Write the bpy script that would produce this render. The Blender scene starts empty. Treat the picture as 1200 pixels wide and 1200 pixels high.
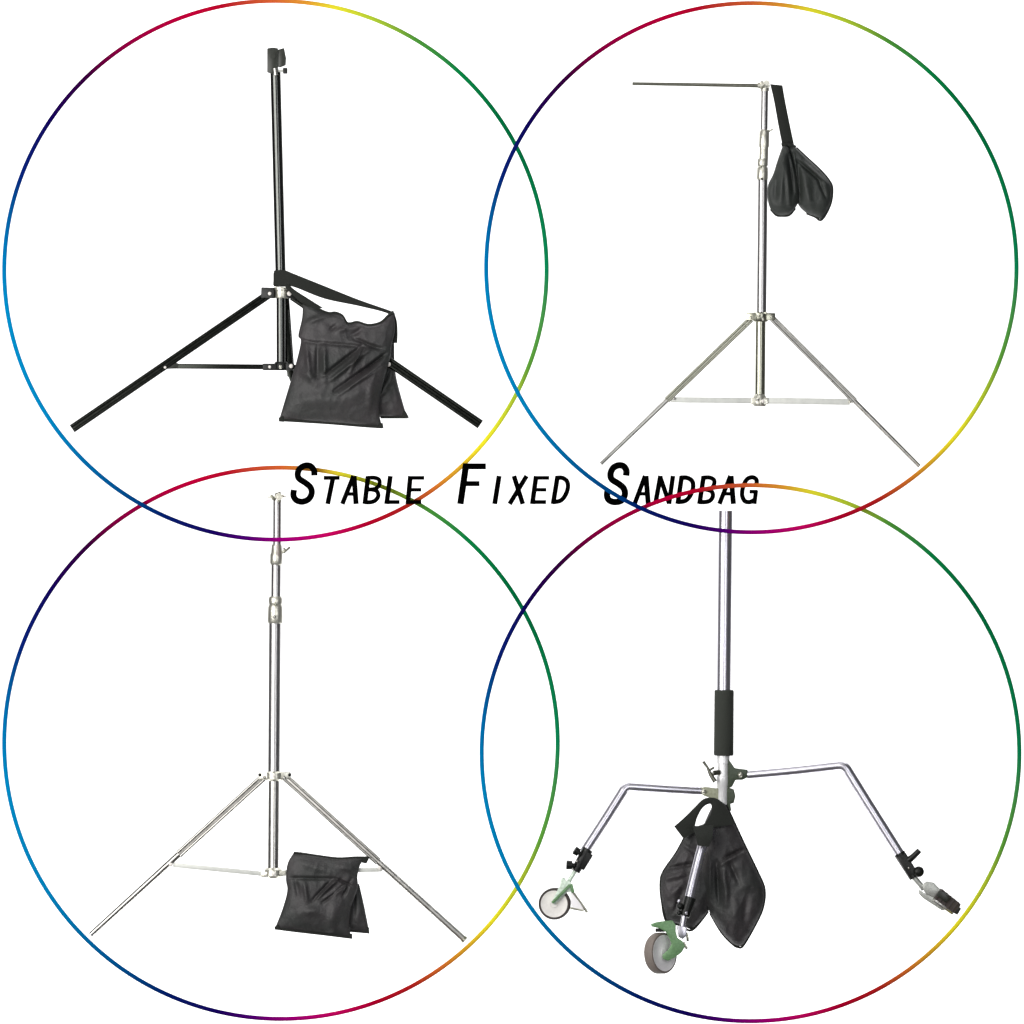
import bpy, bmesh, math, random
from mathutils import Vector, noise, Matrix
random.seed(7)
SC = bpy.context.scene
COL = SC.collection
# ------------------------------------------------------------------ camera
D = 40.0            # camera distance (long lens, studio product shot)
S = 240.0           # 240 photo pixels = 1 m
CZ = 2.5
cd = bpy.data.cameras.new('camera'); cam = bpy.data.objects.new('camera', cd); COL.objects.link(cam)
cam.location = (0, -D, CZ); cam.rotation_euler = (math.pi/2, 0, 0)
cd.sensor_width = 36; cd.lens = 36*D/5.0; cd.clip_start = 0.1; cd.clip_end = 200
SC.camera = cam
# ------------------------------------------------------------------ world + studio lamps
w = bpy.data.worlds.new('World'); SC.world = w; w.use_nodes = True
w.node_tree.nodes['Background'].inputs[0].default_value = (0.93, 0.95, 1.0, 1)
w.node_tree.nodes['Background'].inputs[1].default_value = 0.10

def lamp(name, loc, target, sx, sy, power, col=(1, 1, 1)):
    l = bpy.data.lights.new(name, 'AREA'); l.shape = 'RECTANGLE'; l.size = sx; l.size_y = sy
    l.energy = power; l.color = col
    o = bpy.data.objects.new(name, l); COL.objects.link(o); o.location = loc
    o.rotation_euler = (Vector(target)-Vector(loc)).to_track_quat('-Z', 'Y').to_euler()
    return o
lamp('softbox_key', (-5.6, -8.2, 3.2), (0, 0, 2.5), 7.5, 6.0, 980, (1, 0.985, 0.97))
lamp('softbox_fill', (3.5, -10, 2.6), (0, 0, 2.5), 2.2, 5.5, 215, (0.96, 0.97, 1))
lamp('softbox_top', (0, -5, 7.5), (0, 0, 2.5), 5, 2, 80)
lamp('backdrop_light_above', (0, 1.5, 7.2), (0, 5, 2.9), 10, 1.0, 470)
lamp('backdrop_light_below', (0, 1.5, -2.2), (0, 5, 2.1), 10, 1.0, 470)

SC.view_settings.view_transform = 'Standard'; SC.view_settings.look = 'None'
SC.view_settings.exposure = 0; SC.view_settings.gamma = 1
SC.view_settings.use_curve_mapping = False
SC.render.engine = 'CYCLES'

# ------------------------------------------------------------------ helpers
def W(x, y, d=0.0):
    """photo position (pixels) at depth d (pixels, + away from camera) -> metres"""
    yd = d/S; k = (D+yd)/D
    return Vector(((x-600)/S*k, yd, CZ+(600-y)/S*k))

def lin(c):
    return tuple((v/255/12.92 if v/255 <= 0.04045 else ((v/255+0.055)/1.055)**2.4) for v in c)

def mat(name, col, rough=0.5, metal=0.0, spec=0.5, nscale=60, bump=0.0, var=0.08, rvar=0.08, coat=0):
    m = bpy.data.materials.new(name); m.use_nodes = True
    nt = m.node_tree; b = nt.nodes['Principled BSDF']
    tc = nt.nodes.new('ShaderNodeTexCoord')
    n = nt.nodes.new('ShaderNodeTexNoise'); n.inputs['Scale'].default_value = nscale; n.inputs['Detail'].default_value = 4
    nt.links.new(tc.outputs['Object'], n.inputs['Vector'])
    r = nt.nodes.new('ShaderNodeValToRGB')
    r.color_ramp.elements[0].position = 0.3; r.color_ramp.elements[1].position = 0.7
    r.color_ramp.elements[0].color = tuple(c*(1-var) for c in col)+(1,)
    r.color_ramp.elements[1].color = tuple(min(1, c*(1+var)) for c in col)+(1,)
    nt.links.new(n.outputs['Fac'], r.inputs['Fac']); nt.links.new(r.outputs['Color'], b.inputs['Base Color'])
    mr = nt.nodes.new('ShaderNodeMapRange')
    mr.inputs['To Min'].default_value = max(0.02, rough-rvar); mr.inputs['To Max'].default_value = rough+rvar
    nt.links.new(n.outputs['Fac'], mr.inputs['Value']); nt.links.new(mr.outputs['Result'], b.inputs['Roughness'])
    b.inputs['Metallic'].default_value = metal; b.inputs['Specular IOR Level'].default_value = spec
    if coat: b.inputs['Coat Weight'].default_value = coat
    if bump:
        bp = nt.nodes.new('ShaderNodeBump'); bp.inputs['Strength'].default_value = bump; bp.inputs['Distance'].default_value = 0.004
        nt.links.new(n.outputs['Fac'], bp.inputs['Height']); nt.links.new(bp.outputs['Normal'], b.inputs['Normal'])
    return m

M_CHROME = mat('chrome', (0.60, 0.585, 0.64), 0.33, 1.0, nscale=14, rvar=0.02, var=0.03)
M_NICKEL = mat('nickel_tube', (0.44, 0.43, 0.425), 0.33, 1.0, nscale=14, rvar=0.02, var=0.03)
M_HUB = mat('white_wheel_hub', (0.93, 0.90, 0.91), 0.5, 0.0, nscale=60, var=0.03)
M_DKSTEEL = mat('dark_steel', (0.16, 0.16, 0.13), 0.35, 1.0, nscale=40)
M_STEEL = mat('satin_steel', (0.46, 0.45, 0.42), 0.30, 1.0, nscale=30)
M_OLIVE = mat('aged_steel', (0.36, 0.36, 0.29), 0.30, 1.0, nscale=30)
M_PALE = mat('pale_aluminium', (0.62, 0.63, 0.59), 0.5, 0.3, nscale=30)
M_CAST = mat('cast_collar', (0.62, 0.61, 0.53), 0.36, 0.85, nscale=120, bump=0.2)
M_BLACKM = mat('black_anodised_metal', (0.085, 0.088, 0.083), 0.17, 1.0, nscale=40, rvar=0.03)
M_BLACKL = mat('black_leg_enamel', (0.022, 0.024, 0.021), 0.25, 1.0, nscale=40)
M_WHITEM = mat('bright_machined_metal', (0.86, 0.86, 0.86), 0.4, 0.35, nscale=60, var=0.04)
M_BLACKP = mat('black_plastic', (0.005, 0.006, 0.005), 0.4, 0.0, spec=0.3, nscale=200, bump=0.2)
M_OLIVEP = mat('olive_grey_plastic', (0.016, 0.019, 0.013), 0.35, 0.0, spec=0.4, nscale=200)
M_FOAM = mat('foam_grip', (0.040, 0.044, 0.037), 0.85, 0.0, nscale=400, bump=0.4, spec=0.25)
M_GREEN = mat('green_hammered_paint', lin((100, 138, 94)), 0.4, 0.15, nscale=90, bump=0.25, var=0.2)
M_DKGREEN = mat('dark_green_paint', lin((54, 64, 47)), 0.4, 0.2, nscale=90, bump=0.25, var=0.2)
M_TYRE = mat('grey_rubber', lin((125, 115, 108)), 0.7, 0.0, nscale=80)
M_TYRED = mat('dark_rubber', lin((60, 52, 50)), 0.7, 0.0, nscale=80)
M_RIM = mat('cream_wheel', (0.86, 0.82, 0.77), 0.5, 0.0, nscale=60, var=0.05)
M_INK = mat('black_letter', (0.0008, 0.0008, 0.0008), 0.8, 0.0, spec=0.0)
M_BACK = mat('white_backdrop', (0.93, 0.93, 0.93), 0.9, 0.0, nscale=3, var=0.01, spec=0.1)

def fabric(name, col, warm):
    m = bpy.data.materials.new(name); m.use_nodes = True
    nt = m.node_tree; b = nt.nodes['Principled BSDF']
    tc = nt.nodes.new('ShaderNodeTexCoord')
    n = nt.nodes.new('ShaderNodeTexNoise'); n.inputs['Scale'].default_value = 5; n.inputs['Detail'].default_value = 3
    nt.links.new(tc.outputs['Object'], n.inputs['Vector'])
    r = nt.nodes.new('ShaderNodeValToRGB')
    r.color_ramp.elements[0].position = 0.35; r.color_ramp.elements[1].position = 0.65
    r.color_ramp.elements[0].color = col+(1,); r.color_ramp.elements[1].color = warm+(1,)
    nt.links.new(n.outputs['Fac'], r.inputs['Fac']); nt.links.new(r.outputs['Color'], b.inputs['Base Color'])
    n2 = nt.nodes.new('ShaderNodeTexNoise'); n2.inputs['Scale'].default_value = 28; n2.inputs['Detail'].default_value = 5
    n2.inputs['Distortion'].default_value = 0.6
    nt.links.new(tc.outputs['Object'], n2.inputs['Vector'])
    v = nt.nodes.new('ShaderNodeTexNoise'); v.inputs['Scale'].default_value = 350
    nt.links.new(tc.outputs['Object'], v.inputs['Vector'])
    ad = nt.nodes.new('ShaderNodeMath'); ad.operation = 'MULTIPLY_ADD'; ad.inputs[1].default_value = 0.25
    nt.links.new(v.outputs['Fac'], ad.inputs[0]); nt.links.new(n2.outputs['Fac'], ad.inputs[2])
    bp = nt.nodes.new('ShaderNodeBump'); bp.inputs['Strength'].default_value = 0.5; bp.inputs['Distance'].default_value = 0.008
    nt.links.new(ad.outputs[0], bp.inputs['Height']); nt.links.new(bp.outputs['Normal'], b.inputs['Normal'])
    b.inputs['Roughness'].default_value = 0.52; b.inputs['Specular IOR Level'].default_value = 0.42
    b.inputs['Sheen Weight'].default_value = 0.0
    return m
M_NYLON = fabric('black_nylon', (0.026, 0.028, 0.0265), (0.042, 0.037, 0.039))
M_NYLOND = fabric('black_nylon_green', (0.024, 0.028, 0.025), (0.031, 0.035, 0.031))
M_WEB = mat('webbing', (0.012, 0.014, 0.011), 0.75, 0.0, nscale=300, bump=0.5, var=0.3, spec=0.3)

def link(name, bm, m, parent=None, smooth=True):
    bmesh.ops.recalc_face_normals(bm, faces=bm.faces[:])
    me = bpy.data.meshes.new(name); bm.to_mesh(me); bm.free()
    me.materials.append(m)
    for p in me.polygons: p.use_smooth = smooth
    try: me.set_sharp_from_angle(angle=math.radians(38))
    except Exception: pass
    o = bpy.data.objects.new(name, me); COL.objects.link(o)
    if parent:
        # re-express the world-space mesh in the thing's own space
        q = parent; T = Matrix.Identity(4)
        while q: T = T @ Matrix.Translation(-q.location); q = q.parent
        me.transform(T); o.parent = parent
    return o

def thing(name, label, cat, loc, group=None):
    o = bpy.data.objects.new(name, None); COL.objects.link(o); o.location = loc
    o.empty_display_size = 0.1
    o['label'] = label; o['category'] = cat
    if group: o['group'] = group
    return o

def frame(t):
    t = t.normalized(); a = Vector((0, 1, 0)) if abs(t.y) < 0.9 else Vector((1, 0, 0))
    u = t.cross(a).normalized(); v = t.cross(u).normalized()
    return u, v

def tube(bm, pts, r, n=20, cap=True):
    """r in photo pixels (number or one per point)"""
    if not isinstance(r, (list, tuple)): r = [r]*len(pts)
    pts = [Vector(p) for p in pts]; rings = []; pu = None
    for i, p in enumerate(pts):
        t = (pts[min(i+1, len(pts)-1)]-pts[max(i-1, 0)])
        u, v = frame(t)
        if pu is not None:
            tt = t.normalized(); u = (pu-tt*pu.dot(tt)).normalized(); v = tt.cross(u)
        pu = u
        rr = r[i]/S
        rings.append([bm.verts.new(p+u*rr*math.cos(2*math.pi*k/n)+v*rr*math.sin(2*math.pi*k/n)) for k in range(n)])
    for a, b in zip(rings, rings[1:]):
        for k in range(n): bm.faces.new((a[k], a[(k+1) % n], b[(k+1) % n], b[k]))
    if cap: bm.faces.new(rings[0]); bm.faces.new(rings[-1])
    return bm

def lathe(bm, p0, p1, prof, n=24):
    """prof: list of (fraction along p0-p1, radius px)"""
    p0 = Vector(p0); p1 = Vector(p1)
    u, v = frame(p1-p0); rings = []
    for f, r in prof:
        c = p0.lerp(p1, f); rr = max(r, 0.02)/S
        rings.append([bm.verts.new(c+u*rr*math.cos(2*math.pi*k/n)+v*rr*math.sin(2*math.pi*k/n)) for k in range(n)])
    for a, b in zip(rings, rings[1:]):
        for k in range(n): bm.faces.new((a[k], a[(k+1) % n], b[(k+1) % n], b[k]))
    bm.faces.new(rings[0]); bm.faces.new(rings[-1])

def bar(bm, p0, p1, wpx, dpx, bev=0.8):
    """square bar from p0 to p1: wpx across (in the picture plane), dpx deep"""
    p0 = Vector(p0); p1 = Vector(p1); t = (p1-p0); L = t.length; t.normalize()
    v = Vector((0, 1, 0)); v = (v-t*v.dot(t)).normalized(); u = t.cross(v)
    b2 = bmesh.new(); bmesh.ops.create_cube(b2, size=1)
    mt = Matrix((u*wpx/S, v*dpx/S, t*L)).transposed().to_4x4(); mt.translation = (p0+p1)/2
    bmesh.ops.transform(b2, matrix=mt, verts=b2.verts)
    if bev: bmesh.ops.bevel(b2, geom=b2.edges[:], offset=bev/S, segments=2, affect='EDGES', profile=0.6)
    me = bpy.data.meshes.new('tmp'); b2.to_mesh(me); b2.free(); bm.from_mesh(me); bpy.data.meshes.remove(me)

def slab(bm, poly, d0, d1, bev=0.6):
    """flat plate from a pixel outline, between depths d0 and d1"""
    b2 = bmesh.new()
    a = [b2.verts.new(W(x, y, d0)) for x, y in poly]; b = [b2.verts.new(W(x, y, d1)) for x, y in poly]
    b2.faces.new(a); b2.faces.new(b)
    for i in range(len(poly)):
        j = (i+1) % len(poly); b2.faces.new((a[i], a[j], b[j], b[i]))
    bmesh.ops.recalc_face_normals(b2, faces=b2.faces[:])
    if bev: bmesh.ops.bevel(b2, geom=b2.edges[:], offset=bev/S, segments=2, affect='EDGES', profile=0.6)
    me = bpy.data.meshes.new('tmp'); b2.to_mesh(me); b2.free(); bm.from_mesh(me); bpy.data.meshes.remove(me)

def catmull(P, n=6):
    out = []
    for i in range(len(P)-1):
        p0 = P[max(i-1, 0)]; p1 = P[i]; p2 = P[i+1]; p3 = P[min(i+2, len(P)-1)]
        for k in range(n):
            t = k/n
            out.append(tuple(0.5*(2*b+(c-a)*t+(2*a-5*b+4*c-d)*t*t+(3*b-a-3*c+d)*t**3) for a, b, c, d in zip(p0, p1, p2, p3)))
    out.append(tuple(P[-1])); return out

def tubep(name, pts, r, m, parent, n=20):
    bm = bmesh.new(); tube(bm, pts, r, n); return link(name, bm, m, parent)

# ------------------------------------------------------------------ setting: the white backdrop
bm = bmesh.new()
bmesh.ops.create_cube(bm, size=1)
bmesh.ops.transform(bm, matrix=Matrix.Translation((0, 5.05, CZ)) @ Matrix.Diagonal((14, 0.1, 12, 1)), verts=bm.verts)
bk = link('backdrop', bm, M_BACK, smooth=False); bk['kind'] = 'structure'

# ------------------------------------------------------------------ rainbow hoops
RAIN = [(0, (200, 92, 44)), (7, (214, 146, 45)), (13, (222, 214, 48)), (21, (168, 192, 48)), (31, (74, 142, 52)),
        (42, (8, 124, 64)), (56, (0, 102, 56)), (70, (4, 116, 66)), (90, (12, 128, 80)),
        (111, (96, 160, 56)), (119, (178, 198, 50)), (130, (240, 228, 44)), (137, (218, 168, 42)), (144, (202, 104, 40)),
        (151, (172, 30, 28)), (160, (168, 0, 40)), (169, (190, 6, 92)), (178, (150, 0, 112)), (186, (70, 0, 104)),
        (193, (18, 2, 84)), (205, (0, 26, 96)), (220, (0, 84, 142)), (238, (0, 124, 178)), (262, (0, 128, 182)),
        (276, (0, 104, 164)), (290, (4, 30, 110)), (304, (14, 2, 78)), (316, (48, 0, 50)), (328, (138, 0, 58)),
        (342, (178, 0, 52)), (349, (172, 8, 38)), (360, (200, 92, 44))]
def rainbow_mat():
    m = bpy.data.materials.new('rainbow_lacquer'); m.use_nodes = True
    nt = m.node_tree; b = nt.nodes['Principled BSDF']
    tc = nt.nodes.new('ShaderNodeTexCoord'); sx = nt.nodes.new('ShaderNodeSeparateXYZ')
    nt.links.new(tc.outputs['Object'], sx.inputs[0])
    at = nt.nodes.new('ShaderNodeMath'); at.operation = 'ARCTAN2'
    nt.links.new(sx.outputs['X'], at.inputs[0]); nt.links.new(sx.outputs['Z'], at.inputs[1])
    dv = nt.nodes.new('ShaderNodeMath'); dv.operation = 'DIVIDE'; dv.inputs[1].default_value = 2*math.pi
    nt.links.new(at.outputs[0], dv.inputs[0])
    fr = nt.nodes.new('ShaderNodeMath'); fr.operation = 'FRACT'; nt.links.new(dv.outputs[0], fr.inputs[0])
    r = nt.nodes.new('ShaderNodeValToRGB'); cr = r.color_ramp
    while len(cr.elements) > 1: cr.elements.remove(cr.elements[0])
    cr.elements[0].position = 0; cr.elements[0].color = lin(RAIN[0][1])+(1,)
    for a, c in RAIN[1:]:
        e = cr.elements.new(a/360); e.color = tuple(0.98*q for q in lin(c))+(1,)
    nt.links.new(fr.outputs[0], r.inputs['Fac']); nt.links.new(r.outputs['Color'], b.inputs['Base Color'])
    b.inputs['Roughness'].default_value = 0.8; b.inputs['Specular IOR Level'].default_value = 0.0
    return m
M_RAIN = rainbow_mat()
def hoop(cx, cy, rx, ry, d, label):
    k = (D+d/S)/D
    bm = bmesh.new(); N = 360; n = 12; rings = []
    for i in range(N):
        a = 2*math.pi*i/N; ca, sa = math.cos(a), math.sin(a)
        ring = []
        for j in range(n):
            b = 2*math.pi*j/n
            wr = 2.55*math.copysign(abs(math.cos(b))**0.7, math.cos(b)); dy = 1.5*math.copysign(abs(math.sin(b))**0.7, math.sin(b))
            ring.append(bm.verts.new((sa*(rx+wr)/S*k, dy/S, ca*(ry+wr)/S*k)))
        rings.append(ring)
    for i in range(N):
        a = rings[i]; b = rings[(i+1) % N]
        for j in range(n): bm.faces.new((a[j], a[(j+1) % n], b[(j+1) % n], b[j]))
    o = link('rainbow_hoop', bm, M_RAIN); o.location = W(cx, cy, d)
    o['label'] = label; o['category'] = 'hoop'; o['group'] = 'thin rainbow coloured hoops round the stands'
hoop(329.3, 871, 324.3, 323, -42, 'thin rainbow hoop framing the silver tripod whose sandbag sits on its brace')
hoop(322.8, 316.7, 317.8, 315.7, -52, 'thin rainbow hoop framing the black tripod stand with a sandbag')
hoop(879.5, 882.6, 315, 314, -78, 'thin rainbow hoop framing the stand on wheels')
hoop(880.5, 313.7, 310.7, 310, -90, 'thin rainbow hoop framing the silver stand with the horizontal arm')

# ------------------------------------------------------------------ lettering
def stroke(bm, pts, wpx, d, curve=False, d1=None):
    if curve: pts = catmull(pts, 5)
    P = [Vector(p) for p in pts]; L = []; R = []
    for i, p in enumerate(P):
        t = P[min(i+1, len(P)-1)]-P[max(i-1, 0)]; t.normalize(); nn = Vector((-t.y, t.x))
        L.append(p+nn*wpx*0.54); R.append(p-nn*wpx*0.54)
    dd = d1 if d1 is not None else d+4
    f1 = [bm.verts.new(W(p.x, p.y, d)) for p in L]; f2 = [bm.verts.new(W(p.x, p.y, d)) for p in R]
    b1 = [bm.verts.new(W(p.x, p.y, dd)) for p in L]; b2 = [bm.verts.new(W(p.x, p.y, dd)) for p in R]
    for i in range(len(P)-1):
        bm.faces.new((f1[i], f1[i+1], f2[i+1], f2[i])); bm.faces.new((b1[i], b2[i], b2[i+1], b1[i+1]))
        bm.faces.new((f1[i], b1[i], b1[i+1], f1[i+1])); bm.faces.new((f2[i], f2[i+1], b2[i+1], b2[i]))
    bm.faces.new((f1[0], f2[0], b2[0], b1[0])); bm.faces.new((f1[-1], b1[-1], b2[-1], f2[-1]))

def word(origin, sc, letters, label):
    x0 = min(p[0] for l in letters for s in l for p in s[1])/sc+origin[0]
    root = thing('lettering', label, 'lettering', W(x0, 590, -62), 'black slanted words across the middle')
    for l in letters:
        bm = bmesh.new()
        for k, (wd, pts, cv) in enumerate(l):
            pp = [(origin[0]+x/sc, origin[1]+y/sc) for x, y in pts]
            stroke(bm, pp, wd, -62-0.35*k, cv, -57+0.3*k)
        link('letter', bm, M_INK, root, smooth=False)
s = 6.6667
word((330, 530), s, [
    [(6.9, [(256, 182), (252, 140), (225, 108), (185, 104), (145, 125), (126, 165), (136, 205), (185, 238), (226, 275), (235, 320), (212, 365), (165, 386), (118, 376), (93, 340), (97, 293)], True)],
    [(5.4, [(404, 187), (360, 405)], False), (4.4, [(328, 200), (454, 200)], False)],
    [(5.2, [(562, 184), (474, 405)], False), (5.8, [(566, 184), (582, 405)], False), (4.0, [(508, 326), (582, 326)], False)],
    [(5.4, [(676, 186), (650, 405)], False), (4.6, [(672, 200), (725, 199), (762, 216), (762, 258), (728, 286), (664, 292)], True), (4.8, [(700, 290), (742, 302), (756, 340), (732, 376), (695, 390), (648, 390)], True)],
    [(5.4, [(850, 185), (820, 405)], False), (4.4, [(812, 389), (922, 389)], False)],
    [(5.4, [(1006, 185), (986, 405)], False), (4.2, [(998, 200), (1115, 200)], False), (4.0, [(998, 293), (1092, 293)], False), (4.4, [(976, 389), (1092, 388)], False)],
], 'black slanted word STABLE, first word on the left')
word((520, 530), s, [
    [(7.2, [(176, 88), (130, 405)], False), (6.6, [(152, 110), (330, 110)], False), (5.6, [(150, 245), (280, 245)], False)],
    [(5.6, [(433, 184), (398, 405)], False)],
    [(5.4, [(548, 184), (618, 405)], False), (5.2, [(648, 184), (514, 405)], False)],
    [(5.4, [(722, 185), (692, 405)], False), (4.2, [(712, 200), (824, 200)], False), (4.0, [(704, 293), (802, 293)], False), (4.4, [(680, 389), (800, 389)], False)],
    [(5.4, [(890, 185), (854, 405)], False), (5.0, [(880, 200), (925, 200), (962, 225), (970, 275), (950, 335), (912, 378), (850, 390)], True)],
], 'black slanted word FIXED in the very middle, between the hoops')
s = 6.0
word((700, 530), s, [
    [(7.2, [(202, 165), (204, 128), (184, 98), (148, 92), (112, 110), (93, 150), (102, 190), (150, 222), (186, 255), (193, 300), (168, 340), (120, 350), (82, 336), (68, 305), (74, 262)], True)],
    [(5.2, [(336, 165), (262, 364)], False), (5.8, [(342, 165), (358, 364)], False), (4.0, [(290, 292), (352, 292)], False)],
    [(5.4, [(444, 165), (408, 364)], False), (5.2, [(440, 168), (506, 362)], False), (5.2, [(532, 165), (504, 364)], False)],
    [(5.4, [(594, 166), (565, 364)], False), (5.2, [(586, 179), (632, 180), (668, 205), (672, 255), (650, 310), (616, 342), (562, 350)], True)],
    [(5.4, [(748, 166), (718, 364)], False), (4.8, [(742, 179), (790, 178), (822, 198), (815, 238), (785, 258), (732, 263)], True), (5.0, [(765, 262), (804, 276), (812, 310), (792, 340), (755, 350), (714, 350)], True)],
    [(5.2, [(936, 165), (858, 364)], False), (5.8, [(940, 165), (957, 364)], False), (4.0, [(888, 292), (950, 292)], False)],
    [(5.0, [(1120, 226), (1118, 192), (1090, 176), (1052, 190), (1026, 240), (1018, 300), (1036, 342), (1072, 350), (1106, 334)], True), (4.2, [(1070, 277), (1126, 277)], False), (4.8, [(1116, 268), (1104, 364)], False)],
], 'black slanted word SANDBAG, last word on the right')

# ------------------------------------------------------------------ cloth pouches
def resample(P, n):
    P = [Vector(p) for p in catmull([tuple(p) for p in P], 8)]
    L = [0]
    for a, b in zip(P, P[1:]): L.append(L[-1]+(b-a).length)
    out = []; j = 0
    for i in range(n+1):
        t = L[-1]*i/n
        while j < len(L)-2 and L[j+1] < t: j += 1
        f = (t-L[j])/max(1e-9, L[j+1]-L[j]); out.append(P[j].lerp(P[j+1], min(1, max(0, f))))
    return out

def pouch(name, top, bottom, left, right, d0, T, m, parent, folds=(), N=110, rough=1.0, full=0.55, slope=0.0, seed=0):
    """stuffed cloth pouch: closed surface between four pixel outlines; folds = (x0,y0,x1,y1,width,height)"""
    t = resample(top, N); b = resample(bottom, N); l = resample(left, N); r = resample(right, N)
    bm = bmesh.new(); F = {}; B = {}
    for i in range(N+1):
        u = i/N
        for j in range(N+1):
            v = j/N
            p = (t[i]*(1-v)+b[i]*v)+(l[j]*(1-u)+r[j]*u)-(t[0]*(1-u)*(1-v)+t[N]*u*(1-v)+b[0]*(1-u)*v+b[N]*u*v)
            eu = 1-abs(2*u-1)**3.0; ev = min(1, v/full)**0.7*(1-max(0, (v-full)/(1-full))**2.6)
            ev = max(0.0, 0.18*(1-v)*min(1, v/0.04)+ev*0.9)
            th = T*max(eu, 0)**0.6*max(ev, 0)**0.55
            mask = min(1, min(u, 1-u, v, 1-v)*10)
            q = Vector((p.x*0.03+seed*7, p.y*0.03, 0))
            wv = noise.fractal(q, 1.0, 2.0, 3)*2.2*rough
            q2 = Vector((p.x*0.10+seed*3, p.y*0.055, 3))
            wv += (abs(noise.noise(q2))-0.2)*-2.4*rough
            for (x0, y0, x1, y1, fw, fh) in folds:
                a = Vector((x0, y0)); c = Vector((x1, y1)); ac = c-a
                s_ = max(-0.15, min(1.15, (p-a).dot(ac)/ac.length_squared))
                sc_ = max(0, min(1, s_)); near = a+ac*sc_; dist = (p-near).length
                tap = math.sin(math.pi*min(1, max(0, 0.12+0.76*sc_)))
                wv += 1.25*fh*tap*math.exp(-(dist/fw)**2)
            dd = d0+slope*(v-0.5)
            edge = i in (0, N) or j in (0, N)
            F[i, j] = bm.verts.new(W(p.x, p.y, dd-(th+wv*mask if not edge else 0)))
            B[i, j] = F[i, j] if edge else bm.verts.new(W(p.x, p.y, dd+th*0.8+0.3))
    for i in range(N):
        for j in range(N):
            bm.faces.new((F[i, j], F[i+1, j], F[i+1, j+1], F[i, j+1]))
            q = (B[i, j], B[i, j+1], B[i+1, j+1], B[i+1, j])
            if set(q) != {F[i, j], F[i+1, j], F[i+1, j+1], F[i, j+1]}: bm.faces.new(q)
    return link(name, bm, m, parent)

def strap(name, A, Bp, m, parent, th=1.2, name_d=None):
    """webbing strap between two edge lines A and Bp, each a list of (x, y, depth)"""
    A = catmull(A, 6); Bp = catmull(Bp, 6); bm = bmesh.new()
    g = []
    for a, b in zip(A, Bp):
        row = []
        pa = W(*a); pb = W(*b); nrm = Vector((0, 1, 0))
        for k in range(7):
            f = k/6; p = pa.lerp(pb, f); p.y -= math.sin(f*math.pi)*0.8/S
            row.append((p, nrm))
        g.append(row)
    f_ = [[bm.verts.new(p-n*th/2/S) for p, n in row] for row in g]
    b_ = [[bm.verts.new(p+n*th/2/S) for p, n in row] for row in g]
    n1 = len(f_)-1
    for i in range(n1):
        for k in range(6):
            bm.faces.new((f_[i][k], f_[i+1][k], f_[i+1][k+1], f_[i][k+1])); bm.faces.new((b_[i][k], b_[i][k+1], b_[i+1][k+1], b_[i+1][k]))
        bm.faces.new((f_[i][0], b_[i][0], b_[i+1][0], f_[i+1][0])); bm.faces.new((f_[i][6], f_[i+1][6], b_[i+1][6], b_[i][6]))
    for k in range(6):
        bm.faces.new((f_[0][k], f_[0][k+1], b_[0][k+1], b_[0][k])); bm.faces.new((f_[n1][k], b_[n1][k], b_[n1][k+1], f_[n1][k+1]))
    return link(name, bm, m, parent)

def channel_leg(name, p0, p1, wpx, m, parent, gap=True):
    """leg of two close parallel flats joined by a web, like the folding legs of a light stand"""
    bm = bmesh.new(); t = (Vector(p1)-Vector(p0)); v = Vector((t.z, 0, -t.x)).normalized()
    q = wpx*0.30/S
    tube(bm, [Vector(p0)+v*q, Vector(p1)+v*q], wpx*0.215, 14)
    tube(bm, [Vector(p0)-v*q, Vector(p1)-v*q], wpx*0.215, 14)
    bar(bm, p0, p1, wpx*0.6, wpx*0.18, 0)
    return link(name, bm, m, parent)

def ball(name, p, r, m, parent, squash=1.0):
    bm = bmesh.new(); bmesh.ops.create_uvsphere(bm, u_segments=16, v_segments=10, radius=r/S)
    bmesh.ops.transform(bm, matrix=Matrix.Translation(p) @ Matrix.Diagonal((1, squash, 1, 1)), verts=bm.verts)
    return link(name, bm, m, parent)

G_ST = 'tripod light stands'; G_BG = 'black sandbags hung on the stands'
# ================================================================== 1. black stand
st = thing('light_stand', 'black tripod light stand, the only black one, with a plain block on top', 'light stand', W(329, 500), G_ST)
tubep('pole', [W(322.8, 84), W(329.2, 336)], 6.2, M_BLACKM, st, 32)
tubep('lower_pole', [W(329.0, 348), W(329.2, 432)], 5.2, M_BLACKM, st, 28)
bm = bmesh.new()
slab(bm, [(313, 56.5), (320, 55.5), (326, 56.5), (326, 84), (319, 86.5), (313, 85)], -7, 8, 1)
slab(bm, [(326, 58), (333, 56), (335.5, 68), (335, 76.5), (329, 79), (326, 79)], -6, 7, 1)
tube(bm, [W(320, 66, -9), W(320, 66, -6)], 3)
hd = link('top_clamp', bm, M_OLIVEP, st)
bm = bmesh.new(); tube(bm, [W(322, 80, -9), W(323, 88, -8.6)], 2.6); link('clamp_sleeve', bm, M_STEEL, hd)
bm = bmesh.new(); tube(bm, [W(326, 83, -4), W(332, 83, -4)], 1.6); link('bolt', bm, M_PALE, hd)
bm = bmesh.new(); bar(bm, W(331.6, 83, -4), W(337, 83, -4), 7, 7, 1); link('knob', bm, M_BLACKP, hd)
bm = bmesh.new(); lathe(bm, W(330, 336.5), W(330, 349.5), [(0, 9), (0.06, 9.8), (0.25, 9.8), (0.32, 8.4), (0.9, 8.2), (1, 7.6)])
cl = link('collar', bm, M_CAST, st)
bm = bmesh.new(); bar(bm, W(306.5, 343, -1), W(322, 343.5, -3), 12.5, 9, 1); link('lug', bm, M_BLACKP, cl)
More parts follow.
